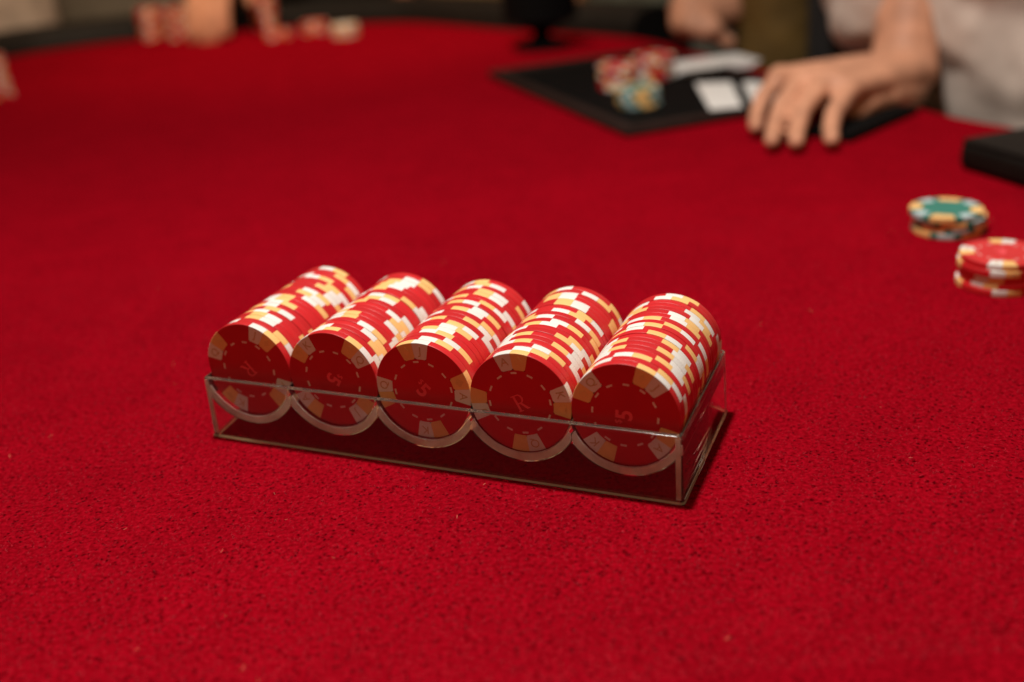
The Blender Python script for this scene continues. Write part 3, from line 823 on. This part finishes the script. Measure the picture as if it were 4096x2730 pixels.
for q in range(4):
    d = (TI[q]-DI[q]).normalized(); n_ = (Vector((0, -.35, 1)) - d*d.dot(Vector((0, -.35, 1)))).normalized()
    bm = bmesh.new(); bmesh.ops.create_uvsphere(bm, u_segments=10, v_segments=6, radius=1); bmesh.ops.scale(bm, vec=(.0046, .0062, .0014), verts=bm.verts)
    x_ = d.cross(n_)
    nl = link('fingernail', mesh_from(bm, 'fingernail', 60), M['nail'], pA)
    nl.matrix_world = Matrix.Translation(TI[q] + d*.001 + n_*.0060) @ Matrix(((x_.x, d.x, n_.x, 0), (x_.y, d.y, n_.y, 0), (x_.z, d.z, n_.z, 0), (0, 0, 0, 1)))
    nl.matrix_parent_inverse = Matrix.Translation(-iA)

# B: player in an olive jacket over black, pointing down with a loose fist
cB, jB = stand(.455, 1.36, 195)
wrB = Vector((0.2765, 1.2726, 0.0473)); elB = Vector((0.4011, 1.3432, 0.1078))
arm(cB, jB['sh1'], elB, wrB, .95)
k1 = Vector((0.2352, 1.2607, 0.0453)); k2 = Vector((0.2242, 1.2499, 0.0332)); k3 = Vector((0.2439, 1.2421, 0.0278))
cB += [(wrB, k1, .030, .027), (k1, k2, .026, .018), (k2, k3, .017, .013), (wrB, k3, .022, .012)]
for q, off in enumerate((-.02, 0, .02)): cB += [(k1 + Vector((0, off, .004)), k2 + Vector((0, off, 0)), .0105, .0095), (k2 + Vector((0, off, 0)), k3 + Vector((.004*q, off, -.004)), .0095, .0085)]
i1 = Vector((0.2544, 1.2333, 0.0205)); i2 = Vector((0.2709, 1.2233, 0.0102))
cB += [(k2, Vector((0.2387, 1.2382, 0.024)), .012, .0105), (Vector((0.2387, 1.2382, 0.024)), i1, .0105, .0098), (i1, i2, .0098, .0085)]
cB += [(k1 - Vector((0, .012, .01)), Vector((0.2462, 1.2288, 0.035)), .013, .011), (Vector((0.2462, 1.2288, 0.035)), Vector((0.2567, 1.221, 0.0296)), .011, .0085)]
hang_arm(cB, jB, -1)
coat = [(Vector((.335, 1.262, -.25)), Vector((.335, 1.262, .30)), .047, .05), (Vector((.335, 1.262, .30)), jB['sh1'], .06, .075), (jB['sh1'], elB, .07, .055), (elB, wrB*.75 + elB*.25, .055, .046)]
person('person in an olive brown jacket pointing down behind the black tray', cB, jB, [('shirt', shirt_caps(jB, -.05), 'black_cloth', .006), ('jacket', coat, 'olive_cloth', .014)], [('trousers', trouser_caps(jB), 'black_cloth', .006)], .0055)

# C: grey green clothing beyond the dealer's tray
cC, jC = stand(.285, 1.62, 210)
hang_arm(cC, jC, 1); hang_arm(cC, jC, -1)
person('person in grey green clothing standing behind the pointing hand', cC, jC, [('shirt', shirt_caps(jC, -.12, .0), 'grey_green_cloth', .010)], [('trousers', trouser_caps(jC, .0), 'grey_green_cloth', .006)], .008)
# D: khaki clothing at the far end
cD, jD = stand(.065, 2.22, 250)
hang_arm(cD, jD, 1); hang_arm(cD, jD, -1)
person('person in khaki trousers standing at the far end behind the drink holder', cD, jD, [('shirt', shirt_caps(jD, .20), 'black_cloth', .008)], [('trousers', trouser_caps(jD), 'khaki_cloth', .006)], .008)
# E: dark clothes, bare forearm coming down onto the felt between chip stacks
cE, jE = stand(-.36, 2.22, 262)
wrE = Vector((-.413, 1.800, .098)); elE = Vector((-.42, 1.98, .25))
arm(cE, jE['sh-1'], elE, wrE, 1.05); hand(cE, wrE, Vector((-.05, -1, -.45)), Vector((1, 0, .22)), Vector((0, .2, -1)), .5)
hang_arm(cE, jE, 1)
person('person in black with a bare forearm reaching onto the felt between far stacks', cE, jE, [('shirt', shirt_caps(jE, .10, .014, {-1: (jE['sh-1']*.5+elE*.5)}), 'black_cloth', .008)], [('trousers', trouser_caps(jE), 'black_cloth', .006)], .0055)
# F: cream clothes at the far left
cF, jF = stand(-.93, 2.10, 290)
hang_arm(cF, jF, 1); hang_arm(cF, jF, -1)
fr = [(Vector((-.90, 2.03, -.05)), Vector((-.90, 2.05, .45)), .125, .125), (Vector((-1.02, 2.08, -.05)), Vector((-1.02, 2.1, .45)), .12, .12)]
person('person in pale cream clothing at the far left corner behind the rail', cF, jF, [('shirt', shirt_caps(jF, .05) + fr, 'cream_cloth', .012)], [('trousers', trouser_caps(jF), 'cream_cloth', .006)], .008)
# chair beyond the rail
chair = empty('padded_chair', (-.645, 2.06, -.75), 'dark grey padded chair beyond the far left rail', 'chair')
bm = bmesh.new(); rounded_box(bm, (0, 0, .47), (.44, .44, .09), .03, math.radians(20), 3); link('seat', mesh_from(bm, 'seat', 40), M['grey_leather'], chair)
bm = bmesh.new(); rounded_box(bm, (.02, -.10, .68), (.22, .07, .34), .034, math.radians(8), 4); link('backrest', mesh_from(bm, 'backrest', 40), M['grey_leather'], chair)
for sx in (-1, 1):
    for sy in (-1, 1):
        bm = bmesh.new(); capsule(bm, (.16*sx, .16*sy, .42), (.18*sx, .18*sy, .013), .016, .012, 10, 3); link('leg', mesh_from(bm, 'leg', 40), M['black_plastic'], chair)
